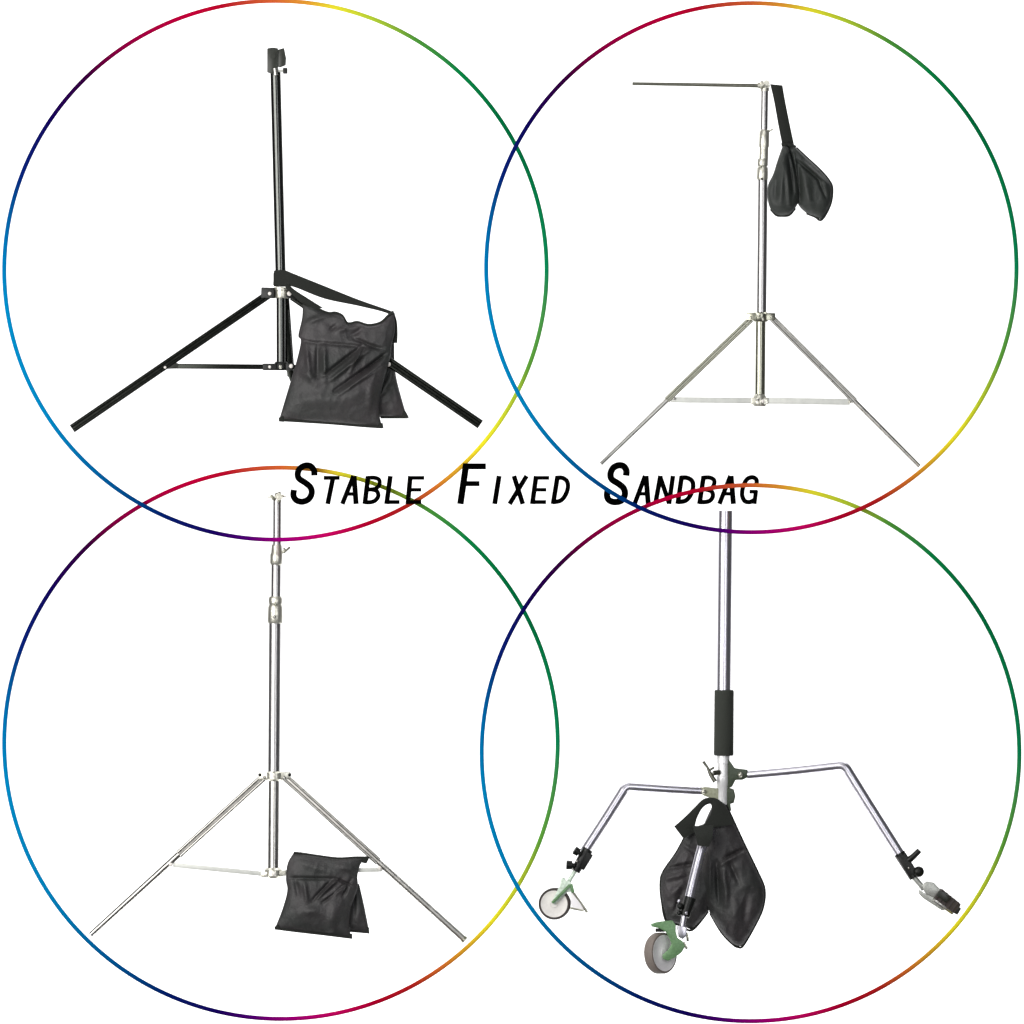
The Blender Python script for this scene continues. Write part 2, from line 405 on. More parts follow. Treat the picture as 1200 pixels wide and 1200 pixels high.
bm = bmesh.new(); bar(bm, W(336, 343.5, -3), W(347.5, 347, -1), 10, 9, 1); link('lug', bm, M_BLACKP, cl)
ball('rivet', W(316, 344, -7), 2.1, M_RIM, cl, 0.6); ball('rivet', W(339, 344, -9), 2.8, M_RIM, cl, 0.6)
channel_leg('leg', W(314, 345.5, -2), W(84.5, 502.5, -14), 10, M_BLACKL, st)
channel_leg('leg', W(343, 346.5, 0), W(563, 497.5, -8), 11, M_BLACKL, st)
bm = bmesh.new()
slab(bm, [(333.5, 349), (337, 349), (343.5, 430), (345, 447), (340, 447), (334, 430)], 12, 18, 0.5)
tube(bm, [W(335, 348, 8), W(341, 440, 60)], [4, 4.6])
link('leg', bm, M_BLACKL, st)
bm = bmesh.new(); bar(bm, W(194, 429, -4), W(318, 430, -2), 6.0, 6, 1.0); br = link('brace', bm, M_BLACKL, st)
bm = bmesh.new(); slab(bm, [(190, 428), (204, 424), (209, 426), (207, 432), (193, 432.5)], -9, -3); link('bracket', bm, M_OLIVEP, br)
ball('rivet', W(193.5, 430.5, -10), 1.6, M_RIM, br)
bm = bmesh.new(); bar(bm, W(341, 430, 2), W(455, 428, 2), 5, 5, 0.8); br = link('brace', bm, M_BLACKL, st)
ball('rivet', W(455.4, 427, -10), 2.6, M_RIM, br)
bm = bmesh.new(); lathe(bm, W(329.5, 424), W(329.5, 434), [(0, 7), (0.2, 8), (0.8, 8), (1, 7)])
bar(bm, W(308, 430, -3), W(324, 430, -3), 8, 7, 1); bar(bm, W(335, 430, -3), W(345, 429.5, -3), 8, 7, 1)
hb = link('hub', bm, M_BLACKP, st)
ball('rivet', W(316, 430, -7.5), 1.8, M_RIM, hb); ball('rivet', W(328.5, 430, -8.5), 2.2, M_CAST, hb); ball('rivet', W(341, 429, -7.5), 2.4, M_RIM, hb)

bg = thing('sandbag', 'large black nylon sandbag slung by its strap from the pole of the black stand', 'sandbag', W(390, 495, -20), G_BG)
pouch('rear_pouch', [(400, 384), (432, 392), (462, 402)], [(392, 489), (436, 489), (477, 489)], [(400, 384), (396, 440), (392, 489)],
      [(462, 402), (464, 440), (477, 489)], 2, 12, M_NYLON, bg, [(440, 470, 462, 440, 3, 3), (446, 455, 458, 430, 2.5, -3), (430, 440, 460, 425, 3, -3)], N=70, seed=2)
fold1 = [(352, 400, 450, 408, 2.2, -2.0), (380, 440, 425, 405, 2.2, -5.0), (388, 445, 432, 410, 2.6, 4.5), (392, 458, 448, 418, 2.0, -4.5),
         (398, 462, 452, 424, 2.6, 4.0), (372, 442, 372, 405, 3.0, -4.0), (363, 440, 358, 402, 3.5, 3.5), (381, 446, 380, 405, 3.0, 3.0),
         (420, 440, 455, 412, 2.0, -4), (410, 436, 426, 404, 2.2, 3.5), (430, 380, 410, 395, 3, -3), (395, 388, 425, 380, 3, 3),
         (388, 382, 392, 386, 5, -3), (352, 430, 370, 450, 5, 2.5), (400, 470, 430, 455, 8, 3), (437, 445, 432, 480, 5, 2.5),
         (350, 470, 400, 466, 8, 2.5), (360, 378, 385, 368, 3.5, 2.5), (420, 385, 455, 378, 4, 3.0), (415, 397, 445, 409, 2.0, -3.5)]
pouch('front_pouch', [(354.5, 355), (365, 358), (378, 364.5), (386, 367), (393, 366.5), (401, 370), (406, 378), (411, 379), (419, 377.5), (432, 381), (446, 378), (455, 370), (461, 366)],
      [(327, 492), (352, 493.5), (390, 496), (425, 499), (448, 500.5)],
      [(354.5, 355), (354, 372), (349.5, 393), (352.5, 400), (347, 425), (338, 455), (327, 492)],
      [(461, 366), (463, 385), (459, 404), (457, 420), (450, 445), (444, 478), (448, 500.5)],
      -16, 15, M_NYLON, bg, fold1, N=150, rough=0.55, full=0.6, seed=1)
bm = bmesh.new(); tube(bm, [W(x, y, -17) for x, y in catmull([(327, 492), (352, 493.5), (390, 496), (425, 499), (448, 500.5)], 4)], 1.7, 10)
slab(bm, [(326.5, 489.5), (332, 487), (333, 494.5), (326.8, 494)], -19, -15, 0.5)
slab(bm, [(444, 496), (448.5, 495.5), (449.6, 501.8), (443, 501.8)], -19, -15, 0.5)
link('hem', bm, M_WEB, bg)
bm = bmesh.new(); tube(bm, [W(446, 489, 1), W(478, 489, 1)], 1.5, 10)
slab(bm, [(472, 481), (475.5, 482), (479.5, 489.5), (471, 490.5)], -1, 3, 0.5)
link('hem', bm, M_WEB, bg)
bm = bmesh.new(); tube(bm, [W(x, y, -18) for x, y in catmull([(354.5, 355), (365, 358), (378, 364.5), (386, 367), (393, 366.5), (401, 370), (406, 378), (411, 379), (419, 377.5), (432, 381), (446, 378), (455, 370), (461, 366)], 5)], 1.6, 10)
link('top_binding', bm, M_WEB, bg)
strap('strap', [(321, 317, -12), (333, 316.5, -13), (345, 321, -14), (380, 335, -12), (420, 351, -9), (457, 364, -8), (463, 368, -8)],
      [(320, 334, -12), (332, 335, -13), (345, 336.5, -14), (380, 350, -12), (420, 358.5, -9), (452, 366.5, -8), (461, 373, -8)], M_WEB, bg)
strap('strap', [(461, 364, -9), (465, 376, -9), (466, 390, -9), (465.5, 402, -9)], [(454, 366, -9), (458, 378, -9), (459, 390, -9), (459, 402, -9)], M_WEB, bg)
strap('strap', [(338, 333, -15), (346, 340, -17), (360, 349, -18), (379, 361, -18)], [(334, 336, -15), (341, 344, -17), (352, 354, -18), (364, 362, -18)], M_WEB, bg)
# loop of the strap round the pole
bm = bmesh.new(); lathe(bm, W(327.8, 319), W(328.2, 335.5), [(0, 7.0), (0.1, 7.6), (0.9, 7.8), (1, 7.2)]); link('strap_loop', bm, M_WEB, bg)

# ================================================================== 2. silver stand with boom arm
st = thing('light_stand', 'silver tripod light stand with a thin horizontal arm at its top', 'light stand', W(891, 545), G_ST)
tubep('upper_pole', [W(896.2, 104), W(895.4, 156)], 4.2, M_NICKEL, st, 28)
bm = bmesh.new(); lathe(bm, W(895.8, 152), W(894.8, 191), [(0, 5.2), (0.03, 6), (0.5, 6.1), (0.55, 5.2), (0.58, 5.4), (0.85, 5.4), (1, 5.2)])
tube(bm, [W(901, 154), W(906, 151)], 1.1)
link('upper_collar', bm, M_CAST, st)
bm = bmesh.new(); lathe(bm, W(893.9, 186), W(893.3, 211), [(0, 5.8), (0.08, 6.4), (0.3, 6.3), (0.36, 5.6), (0.44, 6.6), (0.92, 6.8), (1, 6)])
c = link('lower_collar', bm, M_CAST, st); ball('knob', W(893, 209.5, -6), 1.6, M_BLACKP, c); ball('knob', W(891.5, 196, -6), 1.4, M_OLIVE, c)
tubep('middle_pole', [W(894, 209), W(892.4, 368)], 5.7, M_NICKEL, st, 28)
bm = bmesh.new(); lathe(bm, W(891.4, 366), W(891.3, 377), [(0, 8), (0.15, 9.5), (0.8, 9.5), (1, 8)])
bar(bm, W(875, 371, -2), W(886, 371, -4), 9, 7, 1); bar(bm, W(897, 371, -4), W(908, 371, -2), 8.5, 7, 1)
c = link('collar', bm, M_OLIVE, st)
for x, y in [(880, 372), (904, 371), (889, 370), (894, 374)]: ball('rivet', W(x, y, -8.5 if 885 < x < 900 else -6), 1.8, M_CAST, c)
tubep('lower_pole', [W(891.4, 376), W(890.6, 466)], 5.9, M_OLIVE, st, 28)
bm = bmesh.new(); lathe(bm, W(890.3, 462), W(890, 476), [(0, 6), (0.2, 7.6), (0.7, 9), (1, 7)])
bar(bm, W(880, 470, -3), W(900, 470, -3), 8, 8, 1.2)
c = link('hub', bm, M_CAST, st); ball('rivet', W(888, 469, -9), 2, M_STEEL, c); ball('rivet', W(894, 470, -9), 2, M_RIM, c)
bm = bmesh.new(); tube(bm, [W(741, 98, 0), W(893, 100.5, 0)], [1.9, 2.4], 12); link('boom_arm', bm, M_DKSTEEL, st)
bm = bmesh.new(); tube(bm, [W(888, 100.5, -3), W(902, 99, -3)], 3.6); tube(bm, [W(896.5, 95, 0), W(896.3, 107, 0)], 5)
bar(bm, W(890, 96, -5), W(897, 101, -5), 2.2, 3, 0.6); tube(bm, [W(898, 97, -8), W(898, 97, 6)], 3.2)
c = link('arm_clamp', bm, M_CAST, st)
bm = bmesh.new(); bar(bm, W(891, 104, -6), W(897, 99, -7), 2, 2, 0.4); link('lever', bm, M_DKSTEEL, c)
for a, b, w0 in (((880, 374), (704, 543.5), 5.6), ((905, 373), (1077.5, 546.5), 5.6)):
    mid = (a[0]+(b[0]-a[0])*0.56, a[1]+(b[1]-a[1])*0.56)
    lg = channel_leg('leg', W(*a, -2), W(*mid, -8), 7.4, M_OLIVE if a[0] < 890 else M_STEEL, st)
    bm = bmesh.new(); tube(bm, [W(*mid, -7), W(*b, -14)], [2.9, 2.3], 14); link('leg_end', bm, M_STEEL, lg)
bm = bmesh.new(); bar(bm, W(786, 468.5, -6), W(884, 469.5, -3), 6.6, 4, 0.9); br = link('brace', bm, M_PALE, st); ball('rivet', W(790, 467, -9), 2, M_STEEL, br)
bm = bmesh.new(); bar(bm, W(897, 469.5, -3), W(996, 471, -6), 7.4, 4, 0.9); br = link('brace', bm, M_PALE, st); ball('rivet', W(996, 471, -9), 2, M_CAST, br)

bg = thing('sandbag', 'small black sandbag with two rounded lobes hanging high from the stand top', 'sandbag', W(937, 256, -12), G_BG)
strap('strap', [(902.5, 98.5, -6), (907, 118, -7), (912, 146, -9), (917.5, 174, -12)], [(917, 100, -6), (919.5, 115, -7), (925, 143, -9), (931.5, 174, -12)], M_WEB, bg, 1.6)
pouch('left_pouch', [(917, 171), (921, 170), (925, 174)], [(909.5, 252), (916, 253), (925, 252)],
      [(917, 171), (911, 188), (906, 204), (900, 217), (899.5, 233), (903, 245), (909.5, 252)],
      [(925, 174), (930, 192), (936, 215), (937, 232), (932, 244), (925, 252)], -14, 13, M_NYLOND, bg,
      [(924, 182, 930, 225, 2.2, -3.5), (918, 185, 915, 240, 4, 3.5), (910, 205, 908, 235, 3, -2), (922, 195, 925, 240, 3, 3)], N=90, rough=0.5, full=0.65, seed=3)
pouch('right_pouch', [(923, 173), (928, 171), (933, 173)], [(945, 250), (955, 254), (963, 257.5)],
      [(923, 173), (930, 195), (933, 220), (935, 239), (945, 250)],
      [(933, 173), (948, 187), (961, 199), (972, 212), (975.5, 222), (973, 240), (963, 257.5)], -11, 14, M_NYLOND, bg,
      [(934, 188, 962, 212, 1.8, -3.2), (940, 188, 968, 214, 1.8, 3.0), (958, 208, 968, 232, 2, -2.5), (935, 195, 938, 235, 2.5, -3.5), (942, 205, 950, 244, 5, 3), (930, 180, 936, 225, 2, 3)], N=90, rough=0.5, full=0.65, seed=4)
bm = bmesh.new(); tube(bm, [W(916.5, 170, -13), W(922, 168.5, -15), W(932, 173, -13)], 2.6, 12); link('gather', bm, M_WEB, bg); bm = bmesh.new()
tube(bm, [W(x, y, -11) for x, y in catmull([(933, 173), (948, 187), (961, 199), (972, 212), (975.5, 222), (973, 240), (963, 257.5), (955, 254), (945, 250)], 5)], 1.3, 10)
link('piping', bm, M_WEB, bg); bm = bmesh.new()
tube(bm, [W(x, y, -14) for x, y in catmull([(903, 245), (909.5, 252), (916, 253), (925, 252), (932, 244)], 5)], 1.3, 10)
link('piping', bm, M_WEB, bg)

# ================================================================== 3. silver stand, bag resting on its brace
st = thing('light_stand', 'silver tripod light stand with two stacked collars and nothing attached to its top', 'light stand', W(321, 1100), G_ST)
tubep('upper_pole', [W(324.8, 585), W(324.6, 642)], 4.7, M_NICKEL, st, 28)
bm = bmesh.new(); tube(bm, [W(326, 578, 0), W(325, 588, 0)], [3.6, 5]); tube(bm, [W(318, 584, -3), W(333, 581, -3)], [2.2, 2.0]); tube(bm, [W(327, 582, -7), W(327, 582, 5)], 4.2)
tube(bm, [W(313.5, 582.5, -3), W(321, 582.5, -3)], 0.9); tube(bm, [W(330, 582, -3), W(336, 582, -3)], 0.8)
c = link('top_spigot', bm, M_CAST, st)
bm = bmesh.new(); bar(bm, W(317.5, 580, -5), W(322, 586, -5), 3, 3, 0.6); tube(bm, [W(324, 579, -4), W(329, 577, -4)], 1.3); link('lever', bm, M_DKSTEEL, c)
bm = bmesh.new(); lathe(bm, W(324.4, 638), W(323.4, 662), [(0, 5.6), (0.1, 6.2), (0.4, 6.4), (0.5, 7.4), (0.92, 7.2), (1, 6)])
tube(bm, [W(329, 648, 0), W(335, 645, 0)], 1.8); c = link('upper_collar', bm, M_CAST, st)
bm = bmesh.new(); bar(bm, W(332, 648, -1), W(340, 641, -1), 2.6, 3, 0.8); bar(bm, W(332, 642, -1), W(335.5, 646, -1), 2.4, 3, 0.8); link('knob', bm, M_DKSTEEL, c)
tubep('middle_pole', [W(323.6, 660), W(323.2, 703)], 5.6, M_NICKEL, st, 28)
bm = bmesh.new(); lathe(bm, W(322.8, 699), W(322.4, 730.5), [(0, 7), (0.08, 8.2), (0.24, 8), (0.3, 7.4), (0.4, 8.6), (0.95, 8.9), (1, 8)])
c = link('lower_collar', bm, M_CAST, st); ball('rivet', W(323, 709, -8), 1.8, M_OLIVE, c); ball('knob', W(321.6, 723, -9), 2.2, M_STEEL, c)
tubep('main_pole', [W(322.2, 729), W(321, 908)], 7.0, M_NICKEL, st, 28)
bm = bmesh.new(); lathe(bm, W(321.5, 904), W(321.4, 915), [(0, 9), (0.15, 11), (0.8, 11), (1, 9)])
bar(bm, W(303.5, 909.5, -2), W(316, 909.5, -4), 8.5, 7, 1); bar(bm, W(328, 909, -4), W(340.5, 908.5, -2), 8, 7, 1)
c = link('collar', bm, M_CAST, st)
for x, y, m_ in [(304.5, 908, M_BLACKP), (339.5, 908, M_BLACKP), (321, 909, M_RIM), (310, 911, M_STEEL), (333, 911, M_STEEL)]: ball('rivet', W(x, y, -11 if 318 < x < 325 else -6), 2.0, m_, c)
tubep('lower_pole', [W(321, 914), W(320.2, 1021)], 6.4, M_STEEL, st, 28)
bm = bmesh.new(); lathe(bm, W(320.3, 1017), W(320.2, 1029), [(0, 8), (0.2, 10.5), (0.75, 10.5), (1, 8)])
bar(bm, W(306, 1025, -3), W(335, 1023, -3), 6.5, 9, 1); c = link('hub', bm, M_CAST, st); ball('rivet', W(321, 1024, -11), 2.4, M_RIM, c); ball('rivet', W(312, 1026, -9), 1.6, M_STEEL, c)
for a, b, w1 in (((309, 910.5), (106, 1095.5), 3.0), ((334, 910.5), (544, 1101), 3.9)):
    f = 0.49 if a[0] < 320 else 0.52
    mid = (a[0]+(b[0]-a[0])*f, a[1]+(b[1]-a[1])*f)
    lg = channel_leg('leg', W(*a, -2), W(*mid, -8), 9, M_STEEL, st)
    bm = bmesh.new(); tube(bm, [W(*mid, -7), W(*b, -14)], [3.6, w1], 14); link('leg_end', bm, M_STEEL, lg)
    if a[0] > 320:
        bm = bmesh.new(); tube(bm, [W(*(Vector(mid).lerp(Vector(b), 0.985)), -13.6), W(b[0]+1.2, b[1]+1.1, -14)], 4.4, 14); link('foot', bm, M_OLIVE, lg)
bm = bmesh.new(); bar(bm, W(203, 1013.5, -6), W(308, 1024, -3), 5.4, 4, 0.8); br = link('brace', bm, M_PALE, st); ball('rivet', W(200, 1013, -10), 2.6, M_RIM, br)
bm = bmesh.new(); bar(bm, W(332, 1022, -3), W(448, 1019, -4), 5.0, 4, 0.8); br = link('brace', bm, M_PALE, st); ball('rivet', W(445, 1017, -8), 2.6, M_RIM, br)

bg = thing('sandbag', 'flat square black sandbag draped over the silver stand\'s thin lower brace', 'sandbag', W(370, 1095, -20), G_BG)
pouch('rear_pouch', [(385, 1030), (402, 1032), (421, 1036)], [(380, 1090), (405, 1091), (433, 1093)], [(385, 1030), (382, 1060), (380, 1090)],
      [(421, 1036), (427, 1062), (433, 1093)], 4, 9, M_NYLON, bg, [(405, 1040, 408, 1085, 3, 2.5), (415, 1045, 414, 1080, 3, -2.5), (400, 1045, 398, 1080, 3, -3)], N=70, rough=0.6, seed=6)
fold3 = [(338, 1029, 400, 1030, 2, -2.2), (372, 1052, 396, 1030, 2.2, 3.6), (366, 1056, 388, 1032, 2, -3.6), (382, 1052, 412, 1036, 2.4, 3.2), (378, 1058, 404, 1037, 1.8, -3.4),
         (360, 1058, 356, 1032, 3, 2.6), (350, 1052, 346, 1030, 3, -2.4), (394, 1030, 412, 1038, 1.6, -3.5), (355, 1068, 375, 1068, 6, 3.0), (392, 1060, 388, 1090, 6, 2.8),
         (398, 1015, 418, 1020, 4, 2.2), (350, 1010, 390, 1022, 5, 1.5), (412, 1030, 402, 1050, 2.2, -3)]
pouch('front_pouch', [(344, 999.5), (352, 1000), (372, 1003), (396, 1006), (416, 1005), (430, 1005)],
      [(322, 1088), (345, 1091), (380, 1095), (412, 1099)],
      [(344, 999.5), (337, 1012), (335, 1030), (336.5, 1044), (331, 1065), (322, 1088)],
      [(430, 1005), (423, 1012), (419, 1026), (419, 1040), (411, 1065), (409, 1084), (412, 1099)],
      -10, 11, M_NYLON, bg, fold3, N=130, rough=0.5, full=0.6, seed=5)
bm = bmesh.new(); tube(bm, [W(x, y, -11) for x, y in catmull([(344, 999.5), (352, 1000), (372, 1003), (396, 1006), (416, 1005), (430, 1005)], 4)], 1.5, 10)
slab(bm, [(424, 1004.5), (433, 1003.8), (432, 1007), (429.5, 1012), (424, 1011)], -13, -8, 0.5)
link('top_binding', bm, M_WEB, bg)
bm = bmesh.new()
tube(bm, [W(x, y, -11) for x, y in catmull([(322, 1088), (345, 1091), (380, 1095), (412, 1099)], 4)], 1.4, 10)
slab(bm, [(321.5, 1086), (327, 1083), (328, 1089.5), (322, 1089)], -13, -9, 0.5)
slab(bm, [(408.5, 1094), (412.8, 1094), (413, 1100.5), (408, 1099)], -13, -9, 0.5)
link('hem', bm, M_WEB, bg)
bm = bmesh.new(); tube(bm, [W(410, 1091, 3), W(433, 1093, 3)], 1.2, 10)
slab(bm, [(429, 1085), (432.5, 1087), (433, 1094.5), (428, 1093)], 1, 5, 0.5)
link('hem', bm, M_WEB, bg)

# ================================================================== 4. wheeled chrome stand
st = thing('light_stand', 'wheeled chrome stand with cranked legs on casters and a dark foam grip', 'light stand', W(848, 1140), G_ST)
tubep('pole', [W(850.2, 598.5), W(848, 812)], 8.2, M_CHROME, st, 36)
bm = bmesh.new(); lathe(bm, W(848.6, 808.5), W(848.0, 885.5), [(0, 10.4), (0.015, 11.4), (0.985, 11.6), (1, 10.8)], 32); link('foam_grip', bm, M_FOAM, st)
bm = bmesh.new(); lathe(bm, W(847.6, 884), W(846.4, 960), [(0, 7.6), (0.14, 7.8), (0.15, 6.8), (0.33, 6.8), (0.34, 7.4), (0.46, 7.4), (0.47, 6.9), (0.98, 7.2), (1, 6)], 28)
hb = link('hub', bm, M_WHITEM, st)
bm = bmesh.new(); slab(bm, [(853, 889), (857, 894), (861, 900), (876, 902), (876, 911), (870, 914), (862, 914), (858, 922), (853, 924)], -6, 8, 1)
br = link('leg_bracket', bm, M_DKGREEN, st); ball('bolt', W(867.5, 908, -8), 3, M_CAST, br)
bm = bmesh.new(); slab(bm, [(855, 923), (860, 925), (862, 933), (860, 941), (856, 942), (857, 950), (852, 952), (850, 925)], -5, 6, 1); link('lower_lock', bm, M_DKGREEN, st)
bm = bmesh.new(); slab(bm, [(821, 923), (827, 922), (842, 924), (842, 940), (835, 936), (826, 933), (821, 930)], -5, 8, 1)
br = link('leg_bracket', bm, mat('olive_bracket', (0.30, 0.31, 0.22), 0.5, 0.3, nscale=90, bump=0.25, var=0.2), st); ball('bolt', W(824.5, 927.5, -7), 2.6, M_CAST, br)
bm = bmesh.new(); tube(bm, [W(x, y, -9) for x, y in [(824, 892.5), (829, 899), (833, 908), (838, 916)]], [1.8, 1.4, 2.4, 2.6], 12)
tube(bm, [W(831, 903, -9), W(837, 899, -9)], 1.4, 10); tube(bm, [W(836, 906, -9), W(843, 905, -6)], 3, 12)
link('wing_bolt', bm, M_DKSTEEL, st)
bm = bmesh.new(); tube(bm, [W(*p) for p in catmull([(876, 908, 0), (930, 903, -10), (975, 898, -18), (985, 897.2, -20), (991, 900, -21), (997, 909, -22), (1020, 946, -27), (1056, 1003, -35)], 5)], 5.8, 22)
link('leg', bm, M_CHROME, st)
bm = bmesh.new(); tube(bm, [W(*p) for p in catmull([(822, 927, 0), (780, 924.5, -8), (742, 922, -14), (736, 922, -15), (731.5, 925, -16), (727, 932, -17), (708, 962, -22), (684, 999, -28)], 5)], 5.6, 22)
link('leg', bm, M_CHROME, st)
bm = bmesh.new(); tube(bm, [W(*p) for p in catmull([(847, 952, -2), (845, 975, -6), (838, 974, -30), (827, 980, -60), (816, 1018, -72), (807, 1056, -82)], 5)], 5.6, 22)
link('leg', bm, M_CHROME, st)

def wheel(fork, c, r, axis, wd, tm, rm):
    """tyre and rim about centre c (world), r px, axis vector, width px"""
    a = Vector(axis).normalized(); p0 = c-a*wd/2/S; p1 = c+a*wd/2/S
    bm = bmesh.new(); u, v = frame(a); n = 40; prof = [(0, r-3), (0, r-0.9), (0.14, r), (0.86, r), (1, r-0.9), (1, r-3)]; rings = []
    for f, rr in prof:
        q = p0.lerp(p1, f); rings.append([bm.verts.new(q+(u*math.cos(2*math.pi*k/n)+v*math.sin(2*math.pi*k/n))*rr/S) for k in range(n)])
    rings.append(rings[0])
    for x, y in zip(rings, rings[1:]):
        for k in range(n): bm.faces.new((x[k], x[(k+1) % n], y[(k+1) % n], y[k]))
    link('tyre', bm, tm, fork)
    bm = bmesh.new(); lathe(bm, p0.lerp(p1, -0.02), p0.lerp(p1, 1.02), [(0, r*0.16), (0.0, r*0.22), (0.06, r*0.26), (0.1, r*0.55), (0.04, r-4.5), (0.0, r-2.9), (1, r-2.9), (0.96, r-4.5), (0.9, r*0.55), (0.94, r*0.26), (1.0, r*0.22), (1, r*0.16)], 36)
    link('rim', bm, rm, fork)

# left caster
bm = bmesh.new(); tube(bm, [W(689, 995, -29), W(674, 1021, -31)], [6.4, 5.6], 18); bar(bm, W(690, 999, -30), W(679, 1017, -30), 12, 11, 1.5)
cl = link('leg_clamp', bm, M_BLACKP, st)
bm = bmesh.new(); lathe(bm, W(681, 1001, -36), W(673, 996, -37), [(0, 2.2), (0.3, 2.4), (0.35, 4.6), (0.95, 5), (1, 4)]); link('knob', bm, M_BLACKP, cl)
bm = bmesh.new(); lathe(bm, W(674, 1014, -37), W(663.5, 1013.5, -37), [(0, 2.2), (0.3, 2.6), (0.35, 5), (0.95, 5.4), (1, 4)]); link('knob', bm, M_BLACKP, cl)
ball('bolt', W(676, 1009.5, -38), 1.8, M_STEEL, cl); ball('bolt', W(671, 1018, -38), 1.6, M_STEEL, cl)
bm = bmesh.new(); tube(bm, [W(675, 1019, -30), W(666, 1034, -30)], 2.5, 14)
slab(bm, [(657, 1030), (661, 1027.5), (664, 1032), (668, 1033), (672, 1040), (670, 1045), (664, 1046), (650, 1060), (646, 1058), (652, 1046), (656, 1038)], -41, -38.5, 0.6)
slab(bm, [(657, 1030), (661, 1027.5), (664, 1032), (668, 1033), (672, 1040), (670, 1045), (664, 1046), (650, 1060), (646, 1058), (652, 1046), (656, 1038)], -22, -19.5, 0.6)
slab(bm, [(657, 1031), (664, 1032), (669, 1034), (671, 1040), (660, 1039)], -39, -20, 0.6)
fk = link('caster', bm, mat('pale_green_paint', lin((205, 220, 204)), 0.4, 0.2, nscale=90, var=0.2), st)
wheel(fk, W(650, 1059, -30), 18.6, (0.10, 1, 0.0), 13, M_TYRED, M_RIM)
bm = bmesh.new(); bar(bm, W(647, 1058, -43), W(668, 1037, -43), 3.2, 2, 0.6); bar(bm, W(669, 1036, -41), W(671.5, 1046, -41), 4, 4, 0.8); link('fork_rib', bm, M_GREEN, fk)
bm = bmesh.new(); tube(bm, [W(671, 1045, -41), W(681, 1058, -41), W(688, 1069, -41)], [1.3, 1.1, 1.6], 10); bar(bm, W(668, 1064, -36), W(684, 1067, -36), 2.2, 10, 0.6); bar(bm, W(672, 1048, -30), W(676, 1062, -30), 1.4, 10, 0.4)
link('brake_lever', bm, M_OLIVE, fk)
bm = bmesh.new(); slab(bm, [(668, 1046), (674, 1046), (684, 1062), (686, 1067), (672, 1066), (669, 1058)], -40, -22, 1.5); link('brake_housing', bm, M_HUB, fk)

# right caster (seen from its tread)
bm = bmesh.new(); tube(bm, [W(1054, 1000, -35), W(1071, 1029, -38)], [6.6, 5.2], 18); bar(bm, W(1056, 1002, -36), W(1070, 1025, -38), 12, 11, 1.5)
cl = link('leg_clamp', bm, M_BLACKP, st)
bm = bmesh.new(); tube(bm, [W(1065, 1008, -40), W(1071, 1003, -42), W(1077.5, 996.5, -43)], [4, 3.6, 3.2], 14); ball_p = None
link('knob', bm, M_BLACKP, cl); ball('knob', W(1076.5, 1021.5, -42), 6.4, M_BLACKP, cl, 0.8)
ball('bolt', W(1065, 1017, -44), 1.6, M_STEEL, cl)
bm = bmesh.new(); tube(bm, [W(1071, 1028, -38), W(1083, 1042, -38)], 3.2, 14)
slab(bm, [(1080, 1037), (1086, 1032.5), (1094, 1034), (1101, 1041), (1105, 1047), (1101, 1052), (1093, 1051), (1084, 1047)], -46, -30, 2)
slab(bm, [(1077, 1042), (1084, 1047), (1094, 1051), (1104, 1060), (1110, 1066), (1104, 1067), (1093, 1060), (1081, 1052), (1076.5, 1047)], -42, -34, 1)
fk = link('caster', bm, mat('grey_zinc', (0.42, 0.43, 0.40), 0.4, 0.5, nscale=120, bump=0.2, var=0.2), st)
bm = bmesh.new(); bar(bm, W(1098, 1046, -40), W(1122, 1065, -40), 14, 26, 3)
for q in range(5):   # tread ribs
    t = 0.12+0.19*q; bar(bm, W(1098+24*t-4.6, 1046+19*t+5.8, -53.2), W(1098+24*t+4.6, 1046+19*t-5.8, -53.2), 1.8, 1.6, 0.4)
link('tyre', bm, M_TYRED, fk)
bm = bmesh.new(); slab(bm, [(1097, 1049), (1101, 1043), (1109, 1047), (1113, 1053), (1108, 1058)], -57, -53.5, 0.8); link('mudguard', bm, M_OLIVEP, fk)
bm = bmesh.new(); bar(bm, W(1094, 1054, -44), W(1117, 1070, -42), 5, 8, 1.4); link('fork_arm', bm, M_STEEL, fk)
bm = bmesh.new(); bar(bm, W(1119, 1070.5, -43), W(1123.5, 1062.5, -43), 6, 18, 1.2); link('brake_lever', bm, M_BLACKP, fk)

# front caster
bm = bmesh.new(); tube(bm, [W(809, 1052, -83), W(802, 1074, -87)], [6.8, 6.0], 18)
cl = link('leg_clamp', bm, M_BLACKP, st)
ball('bolt', W(796, 1056, -92), 2.2, M_CHROME, cl); ball('knob', W(797, 1062, -90), 4.2, M_BLACKP, cl); ball('bolt', W(804, 1070, -94), 2.0, M_CHROME, cl); ball('knob', W(796, 1070, -91), 3.2, M_BLACKP, cl)
bm = bmesh.new(); tube(bm, [W(802, 1072, -88), W(798.5, 1092, -92)], 3, 14); slab(bm, [(793, 1085), (804, 1086), (805, 1096), (800, 1101), (795, 1098)], -98, -88, 1.5)
st_ = link('caster_stem', bm, M_CHROME, st)
bm = bmesh.new()
slab(bm, [(762, 1083), (769, 1080.5), (780, 1079), (788, 1078.5), (792, 1084), (792, 1092), (794, 1099), (800, 1103), (803, 1109), (799, 1116), (791, 1122), (783, 1126), (777, 1124), (776, 1119), (783, 1113), (787, 1106), (784, 1099), (780, 1092), (773, 1088), (764, 1086)], -104, -98, 1.2)
slab(bm, [(764, 1083), (769, 1081), (789, 1080), (792, 1090), (782, 1092), (770, 1087)], -98, -84, 1)
fk = link('caster', bm, M_GREEN, st)
wheel(fk, W(774, 1117, -92), 24, (0.76, -0.64, 0.06), 12, M_TYRE, M_HUB)
